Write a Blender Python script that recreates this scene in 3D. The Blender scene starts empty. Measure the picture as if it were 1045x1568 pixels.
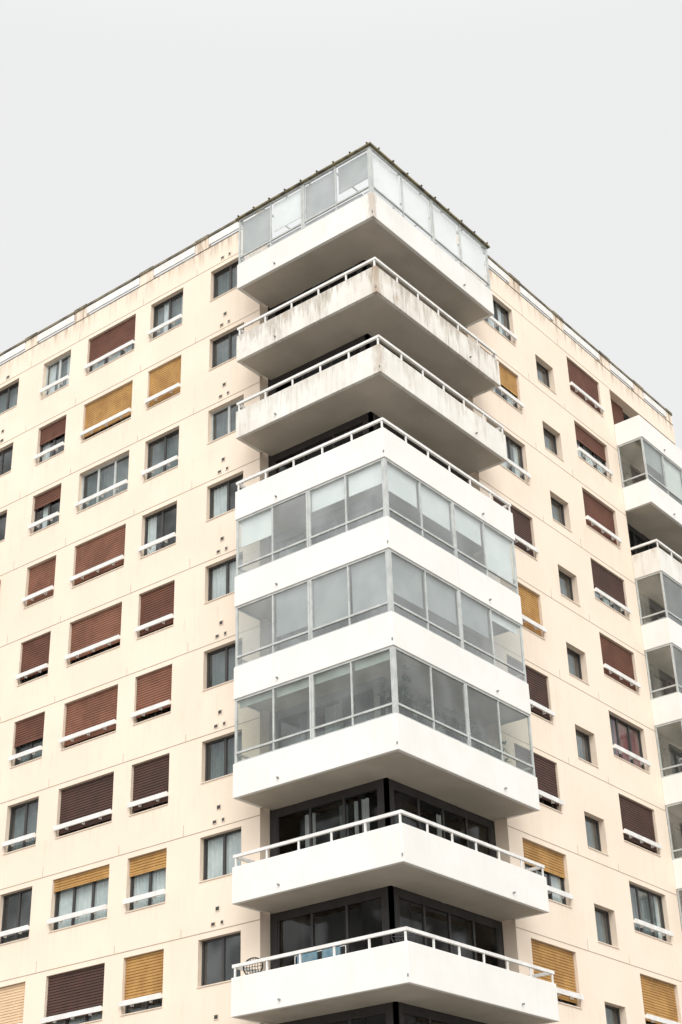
import bpy, bmesh, math, random
from mathutils import Vector, Matrix
random.seed(7)
scene = bpy.context.scene
H = 2.8            # storey pitch
Z0 = 9.24          # soffit height of the lowest balcony in view (k = 0)
XL, YR = 1.10, 1.08   # facade planes
BW = 22.95         # overall width incl. balconies (second stack is a mirror)
YEND = 36.2
KMIN, KMAX = -2, 8

# ------------------------------------------------------------------ materials
MATS = {}
def new_mat(name):
    m = bpy.data.materials.new(name); m.use_nodes = True
    nt = m.node_tree; nt.nodes.clear()
    out = nt.nodes.new('ShaderNodeOutputMaterial')
    MATS[name] = m
    return m, nt, out
def N(nt, t, **kw):
    n = nt.nodes.new(t)
    for k, v in kw.items():
        setattr(n, k, v)
    return n
def mixc(nt, fac, a, b, blend='MIX'):
    n = N(nt, 'ShaderNodeMix', data_type='RGBA', blend_type=blend)
    for sock, val in ((n.inputs[0], fac), (n.inputs[6], a), (n.inputs[7], b)):
        if isinstance(val, (int, float)): sock.default_value = val
        elif isinstance(val, tuple): sock.default_value = (*val[:3], 1)
        else: nt.links.new(val, sock)
    return n.outputs[2]
def noise(nt, scale, vec_scale=(1, 1, 1), detail=5, rough=.6, loc=(0,0,0)):
    g = N(nt, 'ShaderNodeNewGeometry')
    mp = N(nt, 'ShaderNodeMapping'); mp.inputs['Scale'].default_value = vec_scale
    mp.inputs['Location'].default_value = loc
    nt.links.new(g.outputs['Position'], mp.inputs['Vector'])
    n = N(nt, 'ShaderNodeTexNoise'); n.inputs['Scale'].default_value = scale
    n.inputs['Detail'].default_value = detail; n.inputs['Roughness'].default_value = rough
    nt.links.new(mp.outputs[0], n.inputs['Vector'])
    return n.outputs['Fac']
def ramp(nt, val, a, b, lo=0., hi=1.):
    r = N(nt, 'ShaderNodeMapRange', interpolation_type='SMOOTHSTEP')
    r.inputs[1].default_value = a; r.inputs[2].default_value = b
    r.inputs[3].default_value = lo; r.inputs[4].default_value = hi
    nt.links.new(val, r.inputs[0]); return r.outputs[0]
def mth(nt, op, a, b=None, c=None, clamp=False):
    m = N(nt, 'ShaderNodeMath', operation=op); m.use_clamp = clamp
    for s, v in zip(m.inputs, (a, b, c)):
        if v is None: continue
        if isinstance(v, (int, float)): s.default_value = v
        else: nt.links.new(v, s)
    return m.outputs[0]
def mul(nt, a, b): return mth(nt, 'MULTIPLY', a, b)
def posxyz(nt):
    g = N(nt, 'ShaderNodeNewGeometry'); s = N(nt, 'ShaderNodeSeparateXYZ')
    nt.links.new(g.outputs['Position'], s.inputs[0]); return s.outputs
def posz(nt): return posxyz(nt)[2]

def surf(name, c1, c2=None, rough=.8, nscale=1.2, streak=0., streak_col=(.2, .16, .12), streak_lo=.5, streak_hi=.75,
         bump=.1, topdirt=None, speck=0., rust=0., metallic=0., runs=0., corner=0., drips=0.):
    m, nt, out = new_mat(name)
    b = N(nt, 'ShaderNodeBsdfPrincipled'); b.inputs['Roughness'].default_value = rough
    b.inputs['Metallic'].default_value = metallic
    c2 = c2 or tuple(x * .9 for x in c1)
    col = mixc(nt, ramp(nt, noise(nt, nscale), .35, .65), c1, c2)
    if streak:
        s = ramp(nt, noise(nt, 1.0, (5, 5, .45), 6, .65), streak_lo, streak_hi)
        blot = ramp(nt, noise(nt, .55, (1, 1, 1), 4, .6, (3, 7, 1)), .4, .62)
        col = mixc(nt, mul(nt, mul(nt, s, blot), streak), col, streak_col)
    if drips:
        # faint runs hanging below the sills (sill height repeats every storey)
        fr = mth(nt, 'MULTIPLY', mth(nt, 'FRACT', mth(nt, 'DIVIDE', mth(nt, 'SUBTRACT', posz(nt), Z0), H)), H)
        g = mul(nt, ramp(nt, fr, .0, .9), ramp(nt, fr, .93, .96, 1., 0.))
        s = ramp(nt, noise(nt, 1.0, (6, 6, .1), 5, .7, (4, 4, 4)), .5, .72)
        col = mixc(nt, mul(nt, mul(nt, g, s), drips), col, streak_col)
    if runs:
        zz = mth(nt, 'DIVIDE', mth(nt, 'SUBTRACT', posz(nt), Z0), H)
        fr = mth(nt, 'MULTIPLY', mth(nt, 'FRACT', zz), H)
        reach = ramp(nt, noise(nt, 1.0, (1.7, 1.7, .05), 6, .75, (8, 3, 0)), .40, .68, .0, 1.0)
        g = mth(nt, 'SUBTRACT', fr, mth(nt, 'SUBTRACT', .99, reach))
        g = ramp(nt, g, -.02, .35)
        fine = ramp(nt, noise(nt, 1.0, (11, 11, 2.2), 6, .75, (2, 2, 8)), .3, .62, .15, 1)
        col = mixc(nt, mul(nt, mul(nt, g, fine), runs), col, streak_col)
    if corner:
        p = posxyz(nt)
        d = mth(nt, 'MAXIMUM', p[0], p[1])
        n_ = noise(nt, 1.0, (6, 6, 2), 5, .7, (1, 1, 9))
        d2 = mth(nt, 'MULTIPLY_ADD', n_, .8, mth(nt, 'SUBTRACT', d, .4))
        col = mixc(nt, mul(nt, ramp(nt, d2, .0, .3, 1., 0.), corner), col, (.30, .19, .10))
    if speck:
        sp = ramp(nt, noise(nt, 9, (1, 1, .7), 6, .75, (5, 5, 5)), .56, .7)
        col = mixc(nt, mul(nt, sp, speck), col, tuple(x * .35 for x in streak_col))
    if rust:
        sp = ramp(nt, noise(nt, 1.3, (2.5, 2.5, .8), 5, .7, (15, 2, 5)), .6, .72)
        col = mixc(nt, mul(nt, sp, rust), col, (.38, .2, .08))
    if topdirt:
        z0, z1, amt = topdirt
        g = ramp(nt, posz(nt), z0, z1)
        s = ramp(nt, noise(nt, 1.0, (5, 5, .6), 6, .7, (1, 9, 4)), .42, .68)
        col = mixc(nt, mul(nt, mul(nt, g, s), amt), col, (.24, .17, .11))
    nt.links.new(col, b.inputs['Base Color'])
    if bump:
        bp = N(nt, 'ShaderNodeBump'); bp.inputs['Strength'].default_value = bump; bp.inputs['Distance'].default_value = .02
        nt.links.new(noise(nt, 22, detail=4), bp.inputs['Height']); nt.links.new(bp.outputs[0], b.inputs['Normal'])
    nt.links.new(b.outputs[0], out.inputs[0])
    return m

ROOFZ = Z0 + 8 * H
surf('render_wall', (.84, .712, .582), (.80, .672, .545), .9, .45, streak=.18, streak_col=(.57, .44, .33), bump=.12,
     topdirt=(ROOFZ + 2.7, ROOFZ + 3.8, .75), drips=.25)
surf('reveal', (.74, .62, .50), None, .9, .8)
surf('panel_joint', (.38, .30, .22), None, .9, 3)
surf('white_parapet', (.80, .78, .742), (.765, .745, .705), .75, .7, streak=.18, streak_col=(.55, .49, .41), bump=.08, runs=.08)
surf('top_parapet', (.79, .77, .73), (.74, .72, .68), .75, .7, streak=.25, streak_col=(.50, .44, .36), bump=.08, runs=.12, corner=.5)
surf('weathered_parapet', (.78, .755, .70), (.67, .63, .56), .85, .9, streak=.7, streak_col=(.30, .25, .185),
     streak_lo=.42, streak_hi=.66, speck=.3, rust=.5, bump=.2, runs=.66, corner=.6)
surf('stained_parapet', (.78, .76, .71), (.71, .68, .62), .85, .9, streak=.42, streak_col=(.37, .32, .25),
     streak_lo=.47, streak_hi=.68, speck=.13, rust=.3, bump=.2, runs=.36, corner=.45)
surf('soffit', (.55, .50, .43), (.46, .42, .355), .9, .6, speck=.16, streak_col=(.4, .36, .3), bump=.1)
surf('white_paint', (.80, .79, .765), (.70, .68, .65), .5, 3, bump=0, speck=.12)
surf('aluminium', (.52, .535, .515), (.42, .435, .42), .4, 3, bump=0)
surf('coping', (.24, .205, .14), (.09, .08, .055), .95, 2.2, speck=.6, bump=.4)
surf('rim_metal', (.22, .19, .10), (.07, .06, .04), .8, 3, bump=.1)
surf('roller_rust', (.155, .060, .034), (.118, .043, .025), .7, 1.6, bump=0)
surf('roller_light', (.25, .106, .062), (.18, .074, .043), .7, 1.3, streak=.35, streak_col=(.33, .19, .13), bump=0)
surf('roller_dark', (.082, .037, .027), (.062, .030, .022), .7, 2, bump=0)
surf('blind_ochre', (.50, .285, .09), (.38, .20, .058), .7, 1.6, streak=.6, streak_col=(.56, .37, .18), bump=0)
surf('blind_pale', (.74, .54, .35), None, .7, 2, bump=0)
surf('dark_frame', (.045, .042, .040), None, .5, 3, bump=0)
surf('grey_frame', (.25, .25, .24), None, .5, 3, bump=0)
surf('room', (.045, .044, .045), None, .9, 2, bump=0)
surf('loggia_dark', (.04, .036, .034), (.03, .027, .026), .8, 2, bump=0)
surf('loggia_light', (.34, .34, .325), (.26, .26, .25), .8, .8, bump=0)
surf('curtain', (.72, .74, .74), (.58, .62, .63), .9, 2.5, bump=0)
surf('curtain_grey', (.20, .23, .23), (.14, .165, .17), .9, 2.5, bump=0)
surf('curtain_red', (.25, .05, .05), None, .9, 2.5, bump=0)
surf('blind_white', (.80, .82, .80), (.70, .73, .72), .8, 1, bump=0)
surf('sky_reflection_sheet', (.88, .88, .87), (.84, .85, .84), .8, 1, bump=0)  # white sheets added behind right-hand terrace glass; reflected sky put into their colour
surf('blind_grey', (.36, .38, .375), (.28, .30, .30), .8, 1, bump=0)
surf('blind_green', (.42, .46, .42), (.30, .34, .31), .8, 1, bump=0)
surf('roof_felt', (.10, .10, .10), None, .95, 1)
surf('orange_frame', (.60, .14, .03), None, .5, 2, bump=0)
surf('iron', (.02, .02, .022), None, .4, 2, bump=0)
surf('leaf', (.06, .11, .04), (.03, .06, .02), .6, 5, bump=0)
surf('terracotta', (.4, .17, .09), None, .8, 4)
surf('blue_cloth', (.10, .20, .26), (.18, .26, .3), .9, 4, bump=0)
surf('asphalt', (.055, .055, .056), (.04, .04, .04), .9, 3)
surf('concrete_paving', (.25, .235, .21), (.20, .185, .17), .9, .8)

def glass_mat(name, tint, base, haze, hazecol, k=1.7):
    m, nt, out = new_mat(name)
    tr = N(nt, 'ShaderNodeBsdfTransparent'); tr.inputs[0].default_value = (*tint, 1)
    gl = N(nt, 'ShaderNodeBsdfGlossy'); gl.inputs['Roughness'].default_value = .02
    gl.inputs[0].default_value = (.92, .95, .95, 1)
    df = N(nt, 'ShaderNodeBsdfDiffuse'); df.inputs[0].default_value = (*hazecol, 1)
    g = N(nt, 'ShaderNodeNewGeometry')
    dot = N(nt, 'ShaderNodeVectorMath', operation='DOT_PRODUCT')
    nt.links.new(g.outputs['Normal'], dot.inputs[0]); nt.links.new(g.outputs['Incoming'], dot.inputs[1])
    c = mth(nt, 'ABSOLUTE', dot.outputs['Value'])
    f5 = mth(nt, 'POWER', mth(nt, 'SUBTRACT', 1., c), 5.)
    F = mth(nt, 'MULTIPLY_ADD', f5, .96, .04)
    # uneven dust: the pane-to-pane reflectance varies gently
    var = ramp(nt, noise(nt, .8, (1, 1, 1), 2, .5, (6, 1, 3)), .3, .7, -.04, .07)
    a = mth(nt, 'ADD', mth(nt, 'MULTIPLY_ADD', F, k, base), var, clamp=True)
    bp = N(nt, 'ShaderNodeBump'); bp.inputs['Strength'].default_value = .05; bp.inputs['Distance'].default_value = .05
    nt.links.new(noise(nt, 1.4, detail=1), bp.inputs['Height']); nt.links.new(bp.outputs[0], gl.inputs['Normal'])
    m1 = N(nt, 'ShaderNodeMixShader'); m1.inputs[0].default_value = haze
    nt.links.new(tr.outputs[0], m1.inputs[1]); nt.links.new(df.outputs[0], m1.inputs[2])
    m2 = N(nt, 'ShaderNodeMixShader'); nt.links.new(a, m2.inputs[0])
    nt.links.new(m1.outputs[0], m2.inputs[1]); nt.links.new(gl.outputs[0], m2.inputs[2])
    nt.links.new(m2.outputs[0], out.inputs[0])
glass_mat('glass', (.80, .84, .83), .02, .02, (.6, .65, .65))
glass_mat('glass_loggia', (.75, .76, .74), -.05, .0, (.6, .65, .65), 1.)
glass_mat('glass_balcony', (.91, .94, .93), .11, .10, (.75, .78, .77))
glass_mat('glass_clear', (.84, .87, .84), .06, .03, (.7, .74, .72), 1.5)
glass_mat('glass_terrace', (.97, .98, .98), .06, .10, (.85, .87, .87), 1.4)

# ------------------------------------------------------------------ geometry accumulators
ACC = {}
MIR = False
def T(p):
    x, y, z = p
    return (BW - x, y, z) if MIR else (x, y, z)
def add(part, mat, verts, faces):
    v, f = ACC.setdefault((part, mat), ([], []))
    o = len(v); v.extend(T(p) for p in verts); f.extend([tuple(i + o for i in fc) for fc in faces])
def boxw(part, mat, x0, x1, y0, y1, z0, z1):
    vs = [(x, y, z) for z in (z0, z1) for y in (y0, y1) for x in (x0, x1)]
    add(part, mat, vs, [(0, 2, 3, 1), (4, 5, 7, 6), (0, 1, 5, 4), (2, 6, 7, 3), (0, 4, 6, 2), (1, 3, 7, 5)])
def P(face, u, d, z):
    return (XL + d, u, z) if face == 'L' else (u, YR + d, z)
def box(part, mat, face, u0, u1, d0, d1, z0, z1):
    if face == 'L': boxw(part, mat, XL + d0, XL + d1, u0, u1, z0, z1)
    else: boxw(part, mat, u0, u1, YR + d0, YR + d1, z0, z1)
def quad(part, mat, face, u0, u1, d, z0, z1):
    add(part, mat, [P(face, u0, d, z0), P(face, u1, d, z0), P(face, u1, d, z1), P(face, u0, d, z1)], [(0, 1, 2, 3)])
def prism(part, mat, pts, z0, z1):
    n = len(pts)
    vs = [(x, y, z0) for x, y in pts] + [(x, y, z1) for x, y in pts]
    fs = [tuple(range(n - 1, -1, -1)), tuple(range(n, 2 * n))] + [(i, (i + 1) % n, n + (i + 1) % n, n + i) for i in range(n)]
    add(part, mat, vs, fs)
def curtain(part, mat, face, u0, u1, d, z0, z1, amp=.03, pitch=.13):
    n = max(4, int((u1 - u0) / pitch * 4)); vs = []; ph = random.random() * 6
    for i in range(n + 1):
        u = u0 + (u1 - u0) * i / n
        dd = d + amp * math.sin(ph + 2 * math.pi * (u - u0) / pitch + .8 * math.sin(u * 9))
        vs += [P(face, u, dd, z0), P(face, u, dd, z1)]
    add(part, mat, vs, [(2 * i, 2 * i + 2, 2 * i + 3, 2 * i + 1) for i in range(n)])
def roller(mat, face, u0, u1, d, z0, z1):
    vs = []; z = z1
    while z > z0:
        vs += [P(face, u0, d, z), P(face, u1, d, z), P(face, u0, d + .0, z - .055), P(face, u1, d + .0, z - .055),
               P(face, u0, d + .024, z - .068), P(face, u1, d + .024, z - .068)]
        z -= .08
    n = len(vs) // 2
    add('roller_shutters', mat, vs, [(2 * j, 2 * j + 1, 2 * j + 3, 2 * j + 2) for j in range(n - 1)])
    box('roller_shutters', mat, face, u0, u1, d - .006, d + .02, z - .03, z + .012)

def window(face, u0, u1, z0, z1, kind, bar=True, panes=2):
    dr = .20 if panes > 1 else .26
    for a, b in ((( u0, z0), (u1, z0)), ((u1, z0), (u1, z1)), ((u1, z1), (u0, z1)), ((u0, z1), (u0, z0))):
        add('window_reveals', 'reveal', [P(face, a[0], 0, a[1]), P(face, b[0], 0, b[1]), P(face, b[0], dr, b[1]), P(face, a[0], dr, a[1])], [(0, 1, 2, 3)])
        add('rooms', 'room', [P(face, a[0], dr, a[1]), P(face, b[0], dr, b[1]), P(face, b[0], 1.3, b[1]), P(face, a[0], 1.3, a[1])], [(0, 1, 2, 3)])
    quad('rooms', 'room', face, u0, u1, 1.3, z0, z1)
    fm = 'dark_frame'
    if kind.startswith('w'): fm = 'aluminium'; kind = kind[1:]
    f = .055; df = dr - .20
    box('window_frames', fm, face, u0, u1, df + .15, df + .20, z0, z0 + f)
    box('window_frames', fm, face, u0, u1, df + .15, df + .20, z1 - f, z1)
    for i in range(panes + 1):
        c = u0 + (u1 - u0) * i / panes
        a, b = (c, c + f) if i == 0 else ((c - f, c) if i == panes else (c - f * .75, c + f * .75))
        box('window_frames', fm, face, a, b, df + .148, df + .198, z0 + f, z1 - f)
    quad('window_glass', 'glass', face, u0 + .02, u1 - .02, df + .18, z0 + .02, z1 - .02)
    w = u1 - u0
    blind = {'R': 'roller_rust', 'L': 'roller_light', 'D': 'roller_dark', 'Y': 'blind_ochre', 'P': 'blind_pale'}
    frac = 0
    if kind[0] in blind:
        bm = blind[kind[0]]
        digits = kind[1:2]
        frac = int(digits) / 10 if digits.isdigit() else 1.0
        zb = z0 + .20 + random.choice((0, 0, .06)) if frac == 1 else z1 - (z1 - z0) * frac
        roller(bm, face, u0 + .015, u1 - .015, .06 + random.random() * .05, zb, z1 - .012)
    if frac < 1:
        rest = kind
        if 'c' in rest:
            cm = 'curtain'
            for j in range(panes):
                a = u0 + w * j / panes + .05; b = u0 + w * (j + 1) / panes - .05
                r = random.random()
                if r < .45: b2 = a + (b - a) * random.uniform(.35, .65); curtain('curtains', cm, face, a, b2, .27, z0 + .02, z1 - .02)
                elif r < .75: a2 = b - (b - a) * random.uniform(.35, .65); curtain('curtains', cm, face, a2, b, .27, z0 + .02, z1 - .02)
                else: curtain('curtains', cm, face, a, b, .27, z0 + .02, z1 - .02)
        if 'C' in rest: curtain('curtains', 'curtain', face, u0 + .04, u1 - .04, .27, z0 + .02, z1 - .02)
        if 'g' in rest: curtain('curtains', 'curtain_grey', face, u0 + .04, u1 - .04, df + .34, z0 + .02, z1 - .02)
        if 'r' in rest:
            curtain('curtains', 'curtain_red', face, u0 + w * .3, u1 - .04, .27, z0 + .02, z1 - .02)
    if bar:
        box('window_guard_bars', 'white_paint', face, u0 - .015, u1 + .015, -.10, -.055, z0 + .20, z0 + .34)
        for t in (.0, 1.):
            c = u0 + w * t
            s0, s1 = (c - .012, c + .02) if t == 0 else (c - .02, c + .012)
            box('window_guard_bars', 'white_paint', face, s0, s1, -.055, -.002, z0 + .22, z0 + .32)
        for t in (.27, .73) if w < 2 else (.2, .5, .8):
            c = u0 + w * t
            box('window_guard_bars', 'white_paint', face, c - .018, c + .018, -.05, .04, z0 + .16, z0 + .33)
    box('window_sills', 'reveal', face, u0 - .01, u1 + .01, -.022, -.002, z0 - .035, z0 - .003)

# ------------------------------------------------------------------ window schedules
def sched(s):
    L = s.split(); return {8 - i: L[i] for i in range(len(L))}
LEFT = [
    (6.14, 7.66, 1.23, 2.45, False, 2, sched('Kg Kg wKg Kc KC Kg Kg KC K K Kc')),
    (8.94, 10.49, .925, 2.45, True, 2, sched('Kgc Y Kg Kc R L D Y3C Y7K R Kc')),
    (11.23, 13.64, .925, 2.45, True, 3, sched('R6c Y8c wKg L L L D Y2C D8C R Y')),
    (14.53, 15.99, .925, 2.45, True, 2, sched('wgc R4c R3c L R R5g Kg K P R Kc')),
    (17.34, 18.86, 1.23, 2.45, False, 2, sched('Kg K Kc K K Kg K Kc K K K')),
    (20.21, 21.67, .925, 2.45, True, 2, sched('R Kc Y R Kg R L Kc R Y R')),
    (22.56, 24.97, .925, 2.45, True, 3, sched('Kc R R Y4c Kc R L R Kg R R')),
    (25.71, 27.26, .925, 2.45, True, 2, sched('R Y Kc R R4c Kg R L Y R Kc')),
    (28.54, 30.06, 1.23, 2.45, False, 2, sched('Kg K Kc K K Kg K Kc K K K')),
]
RIGHT = [
    (7.23, 9.58, .925, 2.45, True, 3, sched('Kgc Y5c Kgc D Y D D Y4c Y R Kc')),
    (10.93, 12.13, .20, 1.30, False, 1, sched('g g g g g g g g g g g')),
    (13.27, 15.62, .925, 2.45, True, 3, sched('R R4c R D6c R Kr D Kgc Y R Kc')),
]
def build_wall(face, cols, ua, ub, ztop, extra=()):
    ops = []
    for (u0, u1, a, b, bar, pn, sc) in cols:
        for k in range(KMIN, KMAX + 1):
            zb = Z0 + k * H
            kind = sc[k]
            if kind in ('g', 'K'): kind = 'K' + ('g' if kind == 'g' else '')
            ops.append((u0, u1, zb + a, zb + b))
            window(face, u0, u1, zb + a, zb + b, kind, bar, pn)
    allops = ops + list(extra)
    us = sorted({ua, ub, *[o[0] for o in allops], *[o[1] for o in allops]})
    zs = sorted({0., ztop, *[round(o[2], 5) for o in allops], *[round(o[3], 5) for o in allops]})
    idx = {}; vs = []; fs = []
    def vi(u, z):
        if (u, z) not in idx: idx[(u, z)] = len(vs); vs.append(P(face, u, 0, z))
        return idx[(u, z)]
    for i in range(len(us) - 1):
        for j in range(len(zs) - 1):
            cu = (us[i] + us[i + 1]) / 2; cz = (zs[j] + zs[j + 1]) / 2
            if any(o[0] < cu < o[1] and o[2] < cz < o[3] for o in allops): continue
            fs.append((vi(us[i], zs[j]), vi(us[i + 1], zs[j]), vi(us[i + 1], zs[j + 1]), vi(us[i], zs[j + 1])))
    add('outer_walls', 'render_wall', vs, fs)
SLOT0, SLOT1, COP = ROOFZ + 3.54, ROOFZ + 4.01, ROOFZ + 4.10
build_wall('L', LEFT, 5.47, YEND, SLOT0)
build_wall('R', RIGHT, 6.50, BW - 1.08, SLOT0, extra=[(16.45, BW - 1.08, 0., ROOFZ + 2.6)])

# panel joints
for k in range(KMIN, KMAX + 1):
    z = Z0 + k * H + 2.60
    box('panel_joints', 'panel_joint', 'L', 5.48, YEND, -.004, .0, z, z + .022)
    box('panel_joints', 'panel_joint', 'R', 6.51, 16.44, -.004, .0, z, z + .022)
    for u in (8.3, 10.86, 14.1, 16.7):
        box('panel_joints', 'panel_joint', 'L', u, u + .014, -.003, .0, z + .03, z + random.choice((.25, .35, .3)))
    for u in (10.3, 12.7):
        box('panel_joints', 'panel_joint', 'R', u, u + .014, -.003, .0, z + .03, z + random.choice((.25, .35, .3)))
    zb = Z0 + k * H
    def vent(u, z, w=.15, h=.15):
        box('vents', 'reveal', 'L', u - w / 2 - .025, u + w / 2 + .025, -.014, -.003, z - .025, z + h + .025)
        box('vents', 'dark_frame', 'L', u - w / 2, u + w / 2, -.018, -.0141, z, z + h)
    vent(6.97, zb + .32, .12, .10)
    vent(6.80, zb + 2.74, .08, .08); vent(7.12, zb + 2.74, .12, .08)
    vent(18.0, zb + .32, .12, .10); vent(18.0, zb + 2.72, .16, .09)

# ---- roof parapet: wall, slot with a white rail, thin mossy coping
def roof_edge(face, ua, ub, pillars):
    th = .07
    ps = sorted(pillars)
    for a, b in ps:
        box('roof_parapet', 'render_wall', face, a, b, 0, th + .06, SLOT0, SLOT1)
        box('roof_coping', 'coping', face, a - .02, b + .02, -.04, th + .08, SLOT1 - .012, COP + .02)
    for (a, b), (c, d) in zip(ps, ps[1:]):
        box('roof_rails', 'white_paint', face, b + .03, c - .03, -.01, .03, SLOT0 + .13, SLOT1 - .04)
    box('roof_coping', 'coping', face, ua, ub, -.025, th, SLOT1, COP)
    box('roof_parapet_ledge', 'coping', face, ua, ub, -.012, th, SLOT0 - .02, SLOT0 + .012)
    quad('roof_parapet', 'render_wall', face, ua, ub, th, ROOFZ + 2.7, SLOT0 - .02)
roof_edge('L', 5.47, YEND, [(5.47, 5.62), (7.8, 8.4), (10.45, 11.1), (13.84, 14.46), (16.52, 17.14), (19.2, 19.8), (21.9, 22.4), (25.1, 25.6), (27.7, 28.2), (31, 31.6), (34, 34.6), (35.9, 36.17)])
roof_edge('R', 6.50, BW - 1.08, [(6.5, 6.65), (9.62, 10.3), (12.59, 13.28), (15.98, 16.75), (18.64, 19.44), (21.37, BW - 1.09)])
boxw('roof_parapet', 'render_wall', 16.45, BW - 1.08, YR + .01, YR + .42, ROOFZ + 2.6, ROOFZ + 2.75)
XR = BW - XL
boxw('outer_walls', 'render_wall', XL + .001, XL + .40, 5.47, 5.60, 0, ROOFZ + 2.75)
boxw('outer_walls', 'render_wall', 6.50, 6.63, YR + .001, YR + .42, 0, ROOFZ + 2.75)
boxw('outer_walls', 'render_wall', 16.32, 16.45, YR + .001, YR + .42, 0, ROOFZ + 2.6)
boxw('outer_walls', 'render_wall', XR - .25, XR, 5.47, YEND, 0, SLOT0)
boxw('outer_walls', 'render_wall', XL, XR - .25, YEND, YEND + .25, 0, SLOT0)
boxw('roof_parapet', 'render_wall', XR - .12, XR, YR + .22, YR + .5, SLOT0, SLOT1)
boxw('roof_deck', 'roof_felt', XL + .2, XR - .26, YR + 4.4, YEND, ROOFZ + 2.62, ROOFZ + 2.70)
boxw('roof_deck', 'roof_felt', 6.6, XR - .26, YR + .23, YR + 4.4, ROOFZ + 2.62, ROOFZ + 2.70)
boxw('roof_deck', 'roof_felt', 1.5, 6.6, 1.5, YR + 4.4, ROOFZ + 2.62, ROOFZ + 2.695)

# ------------------------------------------------------------------ balconies
def ring(o0, o1, e=0.):
    """U-shaped strip following the balcony edge, between inward offsets o0 and o1"""
    return [(XL - .002, 5.47 - o0), (o0, 5.47 - o0), (o0, o0), (6.52 - o0, o0), (6.52 - o0, YR - .002),
            (6.52 - o1, YR - .002), (6.52 - o1, o1), (o1, o1), (o1, 5.47 - o1), (XL - .002, 5.47 - o1)]
PH = .95
def balcony(k, rail, pm):
    z = Z0 + k * H
    prism('balcony_parapet_%s' % pm, pm, ring(0, .12), z, z + PH)
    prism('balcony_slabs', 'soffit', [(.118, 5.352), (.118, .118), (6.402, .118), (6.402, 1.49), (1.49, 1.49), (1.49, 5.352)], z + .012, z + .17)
    if rail:
        prism('balcony_rails', 'white_paint', ring(.015, .085), z + 1.195, z + 1.275)
        for u in [.05 + 1.06 * i for i in range(6)]:
            boxw('balcony_rails', 'white_paint', .03, .065, u, u + .05, z + PH - .01, z + 1.195)
        for u in [1.1 + 1.06 * i for i in range(6)]:
            boxw('balcony_rails', 'white_paint', u, u + .05, .03, .065, z + PH - .01, z + 1.195)
    for (x0, x1, y0, y1) in ((-.07, 0, 3.85, 3.89), (4.75, 4.79, -.07, 0)):
        boxw('drain_spouts', 'grey_frame', x0, x1, y0, y1, z + .17, z + .21)
    boxw('drain_spouts', 'grey_frame', -.03, .0, -.0, .03, z + .14, z + .20)

def recess(k, light, glassy=True):
    """set-back loggia walls between floor k and k+1"""
    z0 = Z0 + k * H + .17; z1 = Z0 + (k + 1) * H + .012
    if k == KMAX: z1 = ROOFZ + 2.62
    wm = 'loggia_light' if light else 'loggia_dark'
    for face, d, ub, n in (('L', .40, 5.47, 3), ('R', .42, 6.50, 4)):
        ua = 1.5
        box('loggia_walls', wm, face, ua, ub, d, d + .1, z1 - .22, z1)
        box('loggia_walls', wm, face, ua, ua + .3, d, d + .1, z0, z1 - .22)
        box('loggia_walls', wm, face, ub - .25, ub, d, d + .1, z0, z1 - .22)
        a, b = ua + .3, ub - .25
        for i in range(n + 1):
            c = a + (b - a) * i / n
            box('loggia_doors', 'grey_frame' if light else 'dark_frame', face, max(a, c - .035), min(b, c + .035), d + .02, d + .08, z0, z1 - .22)
        quad('loggia_glass', 'glass' if light else 'glass_loggia', face, a, b, d + .06, z0, z1 - .22)
        quad('rooms', 'room', face, a - .1, b + .1, d + 1.1, z0, z1)
        if not light:
            if k == 1:
                for i in range(n):
                    if random.random() < .85:
                        c0 = a + (b - a) * i / n + .1; c1 = a + (b - a) * (i + 1) / n - .1
                        w = c1 - c0; s = random.choice((0, .5))
                        curtain('curtains', 'curtain_grey' if i % 2 else 'curtain', face, c0 + w * s, c0 + w * (s + random.uniform(.25, .5)), d + .35, z0, z1 - .25)
        else:
            for i in range(n):
                c0 = a + (b - a) * i / n + .08; c1 = a + (b - a) * (i + 1) / n - .08
                curtain('curtains', random.choice(('curtain', 'curtain_grey')), face, c0, c0 + (c1 - c0) * random.uniform(.4, .9), d + .2, z0, z1 - .25)

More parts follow.
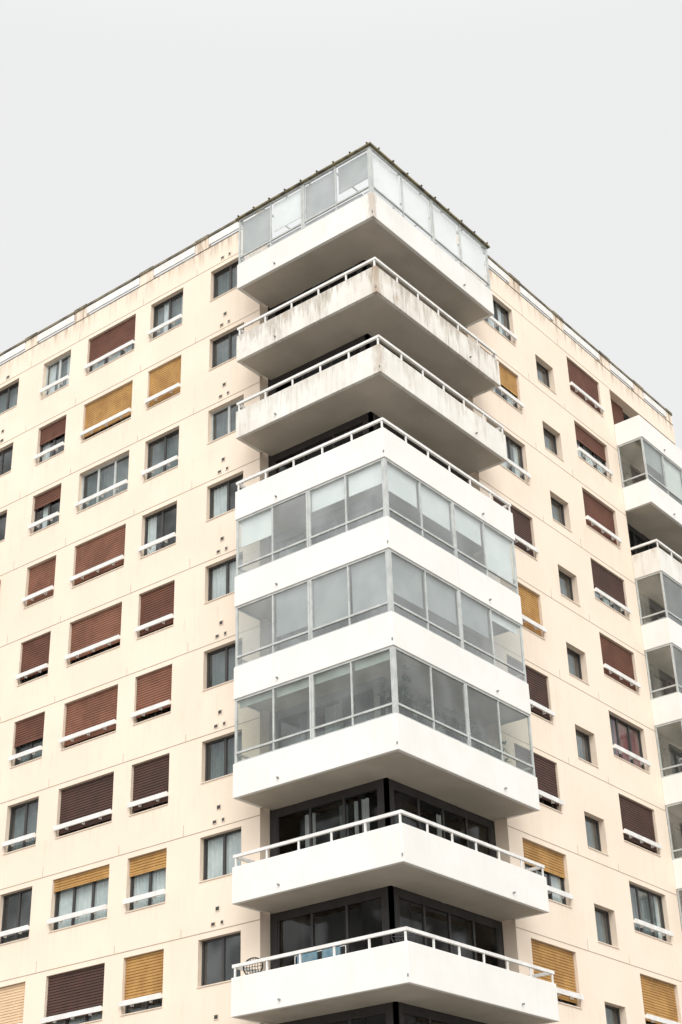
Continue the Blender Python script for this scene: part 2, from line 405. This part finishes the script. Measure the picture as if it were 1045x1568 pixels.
def enclosure(k, left, right, top=False, gm='glass_balcony'):
    z = Z0 + k * H; zp = z + PH; zt = z + H
    a = 'balcony_glazing_frames'; m = 'aluminium'
    prism(a, m, ring(.03, .09), zp, zp + .045)
    prism(a, m, ring(.03, .085), zp + .27, zp + .325)
    prism(a, m, ring(.03, .09), zt - .06, zt - .002)
    zA = zp + .045; zB = zt - .06
    def post(x0, x1, y0, y1):
        boxw(a, m, x0, x1, y0, y1, zA, zp + .27); boxw(a, m, x0, x1, y0, y1, zp + .325, zB)
    nl = [5.47 - .03 - .07] + [5.40 - 5.31 * i / 4 for i in (1, 2, 3)]
    for i, y in enumerate(nl):
        if i == 0: post(.032, .088, y, y + .068)
        elif i == 2: post(.028, .092, y - .07, y - .005); post(.028, .092, y + .005, y + .07)
        else: post(.036, .084, y - .022, y + .022)
    post(.028, .10, .028, .10)
    post(.034, .084, .105, .15); post(.105, .15, .034, .084)
    for i in (1, 2, 3):
        x = .09 + 6.36 * i / 4
        if i == 2: post(x - .06, x - .005, .028, .092); post(x + .005, x + .06, .028, .092)
        else: post(x - .022, x + .022, .036, .084)
    post(6.422, 6.488, .032, .088)
    post(6.43, 6.485, YR - .06, YR - .004)
    g = 'balcony_glass'
    add(g, gm, [(.06, .06, zp), (.06, 5.44, zp), (.06, 5.44, zt), (.06, .06, zt)], [(0, 3, 2, 1)])
    add(g, gm, [(.06, .06, zp), (6.46, .06, zp), (6.46, .06, zt), (.06, .06, zt)], [(0, 1, 2, 3)])
    add(g, gm, [(.06, 5.44, zp), (XL, 5.44, zp), (XL, 5.44, zt), (.06, 5.44, zt)], [(0, 1, 2, 3)])
    add(g, gm, [(6.46, .06, zp), (6.46, YR, zp), (6.46, YR, zt), (6.46, .06, zt)], [(0, 1, 2, 3)])
    hgt = zt - .07 - (zp + .33)
    for i, (fr, mt) in enumerate(left):
        if fr:
            y1 = 5.40 - 5.31 * i / 4 - .05; y0 = 5.40 - 5.31 * (i + 1) / 4 + .05
            add('balcony_blinds', mt, [(.14, y0, zt - .07), (.14, y1, zt - .07), (.14, y1, zt - .07 - hgt * fr), (.14, y0, zt - .07 - hgt * fr)], [(0, 1, 2, 3)])
            boxw('balcony_blinds', mt, .13, .152, y0, y1, zt - .07 - hgt * fr - .03, zt - .07 - hgt * fr)
    for i, (fr, mt) in enumerate(right):
        if fr:
            x0 = .09 + 6.36 * i / 4 + .05; x1 = .09 + 6.36 * (i + 1) / 4 - .05
            if i == 0: x0 += .1
            add('balcony_blinds', mt, [(x0, .14, zt - .07), (x1, .14, zt - .07), (x1, .14, zt - .07 - hgt * fr), (x0, .14, zt - .07 - hgt * fr)], [(0, 1, 2, 3)])
            boxw('balcony_blinds', mt, x0, x1, .13, .152, zt - .07 - hgt * fr - .03, zt - .07 - hgt * fr)
    if top:
        prism('terrace_rim', 'rim_metal', ring(-.05, .08), zt + .004, zt + .06)
        for i in range(9):
            y = .05 + 5.3 * i / 8; boxw('terrace_rim', 'rim_metal', -.09, .06, y, y + .05, zt + .061, zt + .10)
            x = .35 + 6.0 * i / 8; boxw('terrace_rim', 'rim_metal', x, x + .05, -.09, .06, zt + .061, zt + .10)
        for i in range(5):
            y = 1.55 + 3.8 * i / 4; boxw('terrace_rim', m, .10, 1.5, y, y + .05, zt - .05, zt - .003)
            x = 1.6 + 4.7 * i / 4; boxw('terrace_rim', m, x, x + .05, .10, 1.5, zt - .05, zt - .003)

W_, G_, E_, B_ = 'blind_white', 'blind_grey', 'blind_green', 'sky_reflection_sheet'
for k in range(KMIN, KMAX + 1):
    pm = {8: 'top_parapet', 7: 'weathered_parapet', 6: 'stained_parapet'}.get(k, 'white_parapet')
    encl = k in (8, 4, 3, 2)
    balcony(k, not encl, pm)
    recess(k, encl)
enclosure(8, [(.9, G_), (.75, W_), (.95, G_), (.7, G_)], [(1, B_), (.95, B_), (1, B_), (.92, B_)], True, 'glass_terrace')
enclosure(4, [(.55, W_), (0, G_), (.42, W_), (.42, W_)], [(.55, W_), (.6, W_), (.5, W_), (.97, W_)])
enclosure(3, [(0, G_), (.85, G_), (.95, G_), (.97, G_)], [(.75, G_), (.7, G_), (.6, G_), (.15, W_)])
enclosure(2, [(.1, E_), (.14, E_), (.14, E_), (.14, E_)], [(0, G_), (0, G_), (0, G_), (0, G_)], gm='glass_clear')
MIR = True
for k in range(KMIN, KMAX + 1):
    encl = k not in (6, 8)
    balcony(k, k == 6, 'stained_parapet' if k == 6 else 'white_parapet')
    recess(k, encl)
    if encl:
        ch = [(0, G_), (.8, W_), (.9, W_), (.6, G_)] if k == 7 else [(random.choice((0, .4, .9)), random.choice((W_, G_))) for _ in range(4)]
        enclosure(k, [(0, G_)] * 4, ch, gm='glass_clear')
MIR = False
roller('roller_rust', 'R', 16.5, 18.0, .30, ROOFZ + .3, ROOFZ + 2.58)
z = Z0 + 5 * H
for (a, b, c, d2) in ((17.36, 17.40, z + 1.25, z + 2.42),):
    box('propped_shutter', 'orange_frame', 'L', a, b, -.42, -.37, c, d2)
    box('propped_shutter', 'orange_frame', 'L', a, b, -.05, -.003, c, d2)
    box('propped_shutter', 'orange_frame', 'L', a, b, -.37, -.05, d2 - .08, d2)
    box('propped_shutter', 'orange_frame', 'L', a, b, -.37, -.05, c, c + .08)
box('entrance_door', 'dark_frame', 'R', 10.7, 12.3, -.03, -.003, .13, 2.5)

root = bpy.data.objects.new('apartment_building', None); scene.collection.objects.link(root)
def make_obj(name, vs, fs, mat, parent=None, bevel=0., smooth=False):
    me = bpy.data.meshes.new(name); me.from_pydata(vs, [], fs)
    bm = bmesh.new(); bm.from_mesh(me)
    if name.startswith(('balcony_par', 'balcony_slab', 'terrace_rim', 'balcony_rails', 'balcony_glazing')):
        bmesh.ops.recalc_face_normals(bm, faces=bm.faces)
    bm.to_mesh(me); bm.free()
    me.materials.append(MATS[mat])
    ob = bpy.data.objects.new(name, me); scene.collection.objects.link(ob)
    if parent: ob.parent = parent
    if bevel:
        b = ob.modifiers.new('bevel', 'BEVEL'); b.width = bevel; b.segments = 2; b.limit_method = 'ANGLE'
    return ob
for (part, mat), (vs, fs) in ACC.items():
    n = part if part.endswith(mat) else part + '_' + mat
    make_obj(n, vs, fs, mat, root, bevel=.014 if part.startswith('balcony_parapet') else 0)

# ------------------------------------------------------------------ small objects on balconies
def bm_obj(name, bm, mats):
    me = bpy.data.meshes.new(name); bm.to_mesh(me); bm.free()
    for m in mats: me.materials.append(MATS[m])
    ob = bpy.data.objects.new(name, me); scene.collection.objects.link(ob); return ob
def tube(bm, pts, r, seg=6, closed=False):
    n = len(pts); rings = []
    for i, p in enumerate(pts):
        p = Vector(p)
        q = Vector(pts[(i + 1) % n]) if (closed or i < n - 1) else p
        o = Vector(pts[i - 1]) if (closed or i > 0) else p
        t = (q - o).normalized()
        a = t.cross(Vector((.3, .9, .2))).normalized(); b = t.cross(a)
        rings.append([bm.verts.new(p + r * (math.cos(2 * math.pi * j / seg) * a + math.sin(2 * math.pi * j / seg) * b)) for j in range(seg)])
    for i in range(n if closed else n - 1):
        A, B = rings[i], rings[(i + 1) % n]
        for j in range(seg): bm.faces.new((A[j], A[(j + 1) % seg], B[(j + 1) % seg], B[j]))
def chair(loc, rot):
    bm = bmesh.new()
    c = lambda r, z, n=20, yy=0: [(r * math.cos(2 * math.pi * i / n), yy + r * math.sin(2 * math.pi * i / n), z) for i in range(n)]
    tube(bm, c(.22, .45), .016, closed=True); tube(bm, c(.21, .16), .010, closed=True)
    for i in range(-4, 5):
        y = i * .045; w = math.sqrt(max(.001, .21 ** 2 - y * y)); tube(bm, [(-w, y, .455), (w, y, .455)], .008)
    for sx in (-1, 1):
        for sy in (-1, 1): tube(bm, [(sx * .15, sy * .15, .45), (sx * .17, sy * .17, .2), (sx * .22, sy * .21, 0)], .012)
    back = [(.28 * math.cos(t), .20 , 1.0 + .22 * math.sin(t)) for t in [2 * math.pi * i / 28 for i in range(28)]]
    tube(bm, back, .018, closed=True)
    for sx in (-1, 1): tube(bm, [(sx * .17, .17, .45), (sx * .19, .19, .83)], .014)
    for s in (-.16, -.08, 0, .08, .16):
        h = .20 * math.sqrt(1 - (s / .28) ** 2); tube(bm, [(s, .2, 1 - h), (s + .03, .2, 1), (s, .2, 1 + h)], .009)
        ww = .27 * math.sqrt(1 - (s / .22) ** 2); tube(bm, [(-ww, .2, 1 + s), (ww, .2, 1 + s)], .008)
    ob = bm_obj('garden_chair', bm, ['iron']); ob.location = loc; ob.rotation_euler = (0, 0, rot)
chair((.40, 4.95, Z0 + .17), math.radians(100))
chair((.55, .55, Z0 + .17), math.radians(-45 + 180))
def plant(loc, h, r):
    bm = bmesh.new()
    prof = [(.02, .0), (.12, 0), (.16, .26), (.18, .27), (.18, .31), (.15, .31), (.14, .27), (.0, .27)]
    rings = [[bm.verts.new((a * math.cos(t), a * math.sin(t), z)) for t in [2 * math.pi * i / 14 for i in range(14)]] for a, z in prof]
    for A, B in zip(rings, rings[1:]):
        for j in range(14): bm.faces.new((A[j], A[(j + 1) % 14], B[(j + 1) % 14], B[j]))
    nf = len(bm.faces)
    for s in range(14):
        an = random.random() * 6.28; L = h * random.uniform(.6, 1)
        pts = []
        for i in range(9):
            t = i / 8; pts.append(Vector((r * t * t * math.cos(an), r * t * t * math.sin(an), .27 + L * t)))
        tube(bm, [tuple(p) for p in pts], .006, 4)
        for p in pts[1:]:
            for q in range(6):
                d = Vector((random.uniform(-1, 1), random.uniform(-1, 1), random.uniform(-.5, .8))).normalized()
                w = d.cross(Vector((0, 0, 1))).normalized() * random.uniform(.025, .05); ln = random.uniform(.1, .2)
                bm.faces.new([bm.verts.new(v) for v in (p, p + d * ln * .5 + w, p + d * ln, p + d * ln * .5 - w)])
    for i, f in enumerate(bm.faces): f.material_index = 0 if i < nf else 1
    ob = bm_obj('potted_plant', bm, ['terracotta', 'leaf']); ob.location = loc
z2 = Z0 + 2 * H + .17
for (x, y, h, r) in ((.85, .65, 2.05, .4), (2.1, .7, 1.5, .4), (3.9, .7, 1.8, .45), (5.3, .7, 1.3, .4)):
    plant((x, y, z2), h, r)
def laundry(loc, w):
    bm = bmesh.new(); n = 16
    for s in (0, 1):
        tube(bm, [(0, s * w, 0), (0, s * w, 1.12)], .012); tube(bm, [(-.2, s * w, 0), (.2, s * w, 0)], .012)
    tube(bm, [(0, 0, 1.12), (0, w, 1.12)], .01)
    nf = len(bm.faces)
    for (a, b, L) in ((.1, .45, .5), (.55, .95, .6)):
        for side in (-1, 1):
            top = [bm.verts.new((side * .013, w * (a + (b - a) * i / n), 1.13)) for i in range(n + 1)]
            bot = [bm.verts.new((side * (.05 + .02 * math.sin(i)), w * (a + (b - a) * i / n), 1.13 - L)) for i in range(n + 1)]
            for i in range(n): bm.faces.new((top[i], top[i + 1], bot[i + 1], bot[i]))
    for i, f in enumerate(bm.faces): f.material_index = 0 if i < nf else 1
    ob = bm_obj('clothes_drying_rack', bm, ['white_paint', 'blue_cloth']); ob.location = loc
laundry((.5, 2.2, Z0 + .17), 1.6)

# ------------------------------------------------------------------ ground
def sheet(name, mat, x0, x1, y0, y1, z):
    return make_obj(name, [(x0, y0, z), (x1, y0, z), (x1, y1, z), (x0, y1, z)], [(0, 1, 2, 3)], mat)
sheet('ground', 'concrete_paving', -600, 600, -600, 600, 0)
def boxobj(name, mat, x0, x1, y0, y1, z0, z1):
    vs = [(x, y, z) for z in (z0, z1) for y in (y0, y1) for x in (x0, x1)]
    return make_obj(name, vs, [(0, 2, 3, 1), (4, 5, 7, 6), (0, 1, 5, 4), (2, 6, 7, 3), (0, 4, 6, 2), (1, 3, 7, 5)], mat)
sheet('road', 'asphalt', -300, 300, -14, -7, .004)
make_obj('road_marking', [v for i in range(-25, 25) for v in ((i * 6., -10.56, .008), (i * 6 + 3., -10.56, .008), (i * 6 + 3., -10.44, .008), (i * 6., -10.44, .008))],
         [(4 * i, 4 * i + 1, 4 * i + 2, 4 * i + 3) for i in range(50)], 'white_paint')
boxobj('pavement', 'concrete_paving', -2.5, BW + 4, -7, .9, -.05, .13)

# ------------------------------------------------------------------ world + sun
to_sun = Vector((-.58, -.50, .72)).normalized()
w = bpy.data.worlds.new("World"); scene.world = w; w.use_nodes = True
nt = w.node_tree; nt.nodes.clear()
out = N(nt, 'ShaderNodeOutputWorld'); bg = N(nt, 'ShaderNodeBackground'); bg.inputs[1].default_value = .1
sky = N(nt, 'ShaderNodeTexSky', sky_type='NISHITA'); sky.sun_disc = False
sky.sun_elevation = math.asin(to_sun.z); sky.sun_rotation = math.atan2(to_sun.x, to_sun.y)
sky.dust_density = 6; sky.air_density = 1
hs = N(nt, 'ShaderNodeHueSaturation'); hs.inputs['Saturation'].default_value = .15
nt.links.new(sky.outputs[0], hs.inputs['Color'])
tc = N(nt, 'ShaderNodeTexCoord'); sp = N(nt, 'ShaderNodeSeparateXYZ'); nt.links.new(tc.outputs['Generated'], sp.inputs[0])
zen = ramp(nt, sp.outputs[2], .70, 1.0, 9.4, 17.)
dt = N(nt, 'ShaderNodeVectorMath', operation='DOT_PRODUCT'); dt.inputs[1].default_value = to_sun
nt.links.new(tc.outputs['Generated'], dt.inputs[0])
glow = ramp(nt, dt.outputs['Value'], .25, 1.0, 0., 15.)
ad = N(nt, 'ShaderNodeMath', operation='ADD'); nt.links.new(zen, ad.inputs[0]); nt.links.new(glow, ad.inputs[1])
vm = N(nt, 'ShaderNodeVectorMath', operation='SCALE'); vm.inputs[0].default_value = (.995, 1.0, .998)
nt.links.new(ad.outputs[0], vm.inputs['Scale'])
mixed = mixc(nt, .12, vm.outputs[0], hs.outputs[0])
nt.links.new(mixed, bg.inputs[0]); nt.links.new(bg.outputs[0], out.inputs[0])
sl = bpy.data.lights.new('sun', 'SUN'); sl.energy = 1.4; sl.angle = math.radians(35); sl.color = (1, .965, .91)
so = bpy.data.objects.new('sun', sl); scene.collection.objects.link(so)
so.rotation_euler = to_sun.to_track_quat('Z', 'Y').to_euler(); so.location = (-30, -30, 60)

# ------------------------------------------------------------------ camera
cam = bpy.data.cameras.new('camera'); co = bpy.data.objects.new('camera', cam); scene.collection.objects.link(co)
cam.sensor_fit = 'VERTICAL'; cam.sensor_height = 36; cam.lens = 53.95; cam.clip_end = 3000; cam.clip_start = .1
ez = Vector((-.02635, .87273, -.48750)).normalized()
ex = Vector((.6240, -.36665, -.69009)); ex = (ex - ex.dot(ez) * ez).normalized()
ey = ez.cross(ex)
R = Matrix((ex, ey, ez)).to_4x4()
co.matrix_world = Matrix.Translation((-28.98, -20.91, 1.6)) @ R
scene.camera = co
scene.view_settings.view_transform = 'Standard'; scene.view_settings.look = 'None'
scene.view_settings.exposure = 0; scene.view_settings.gamma = 1
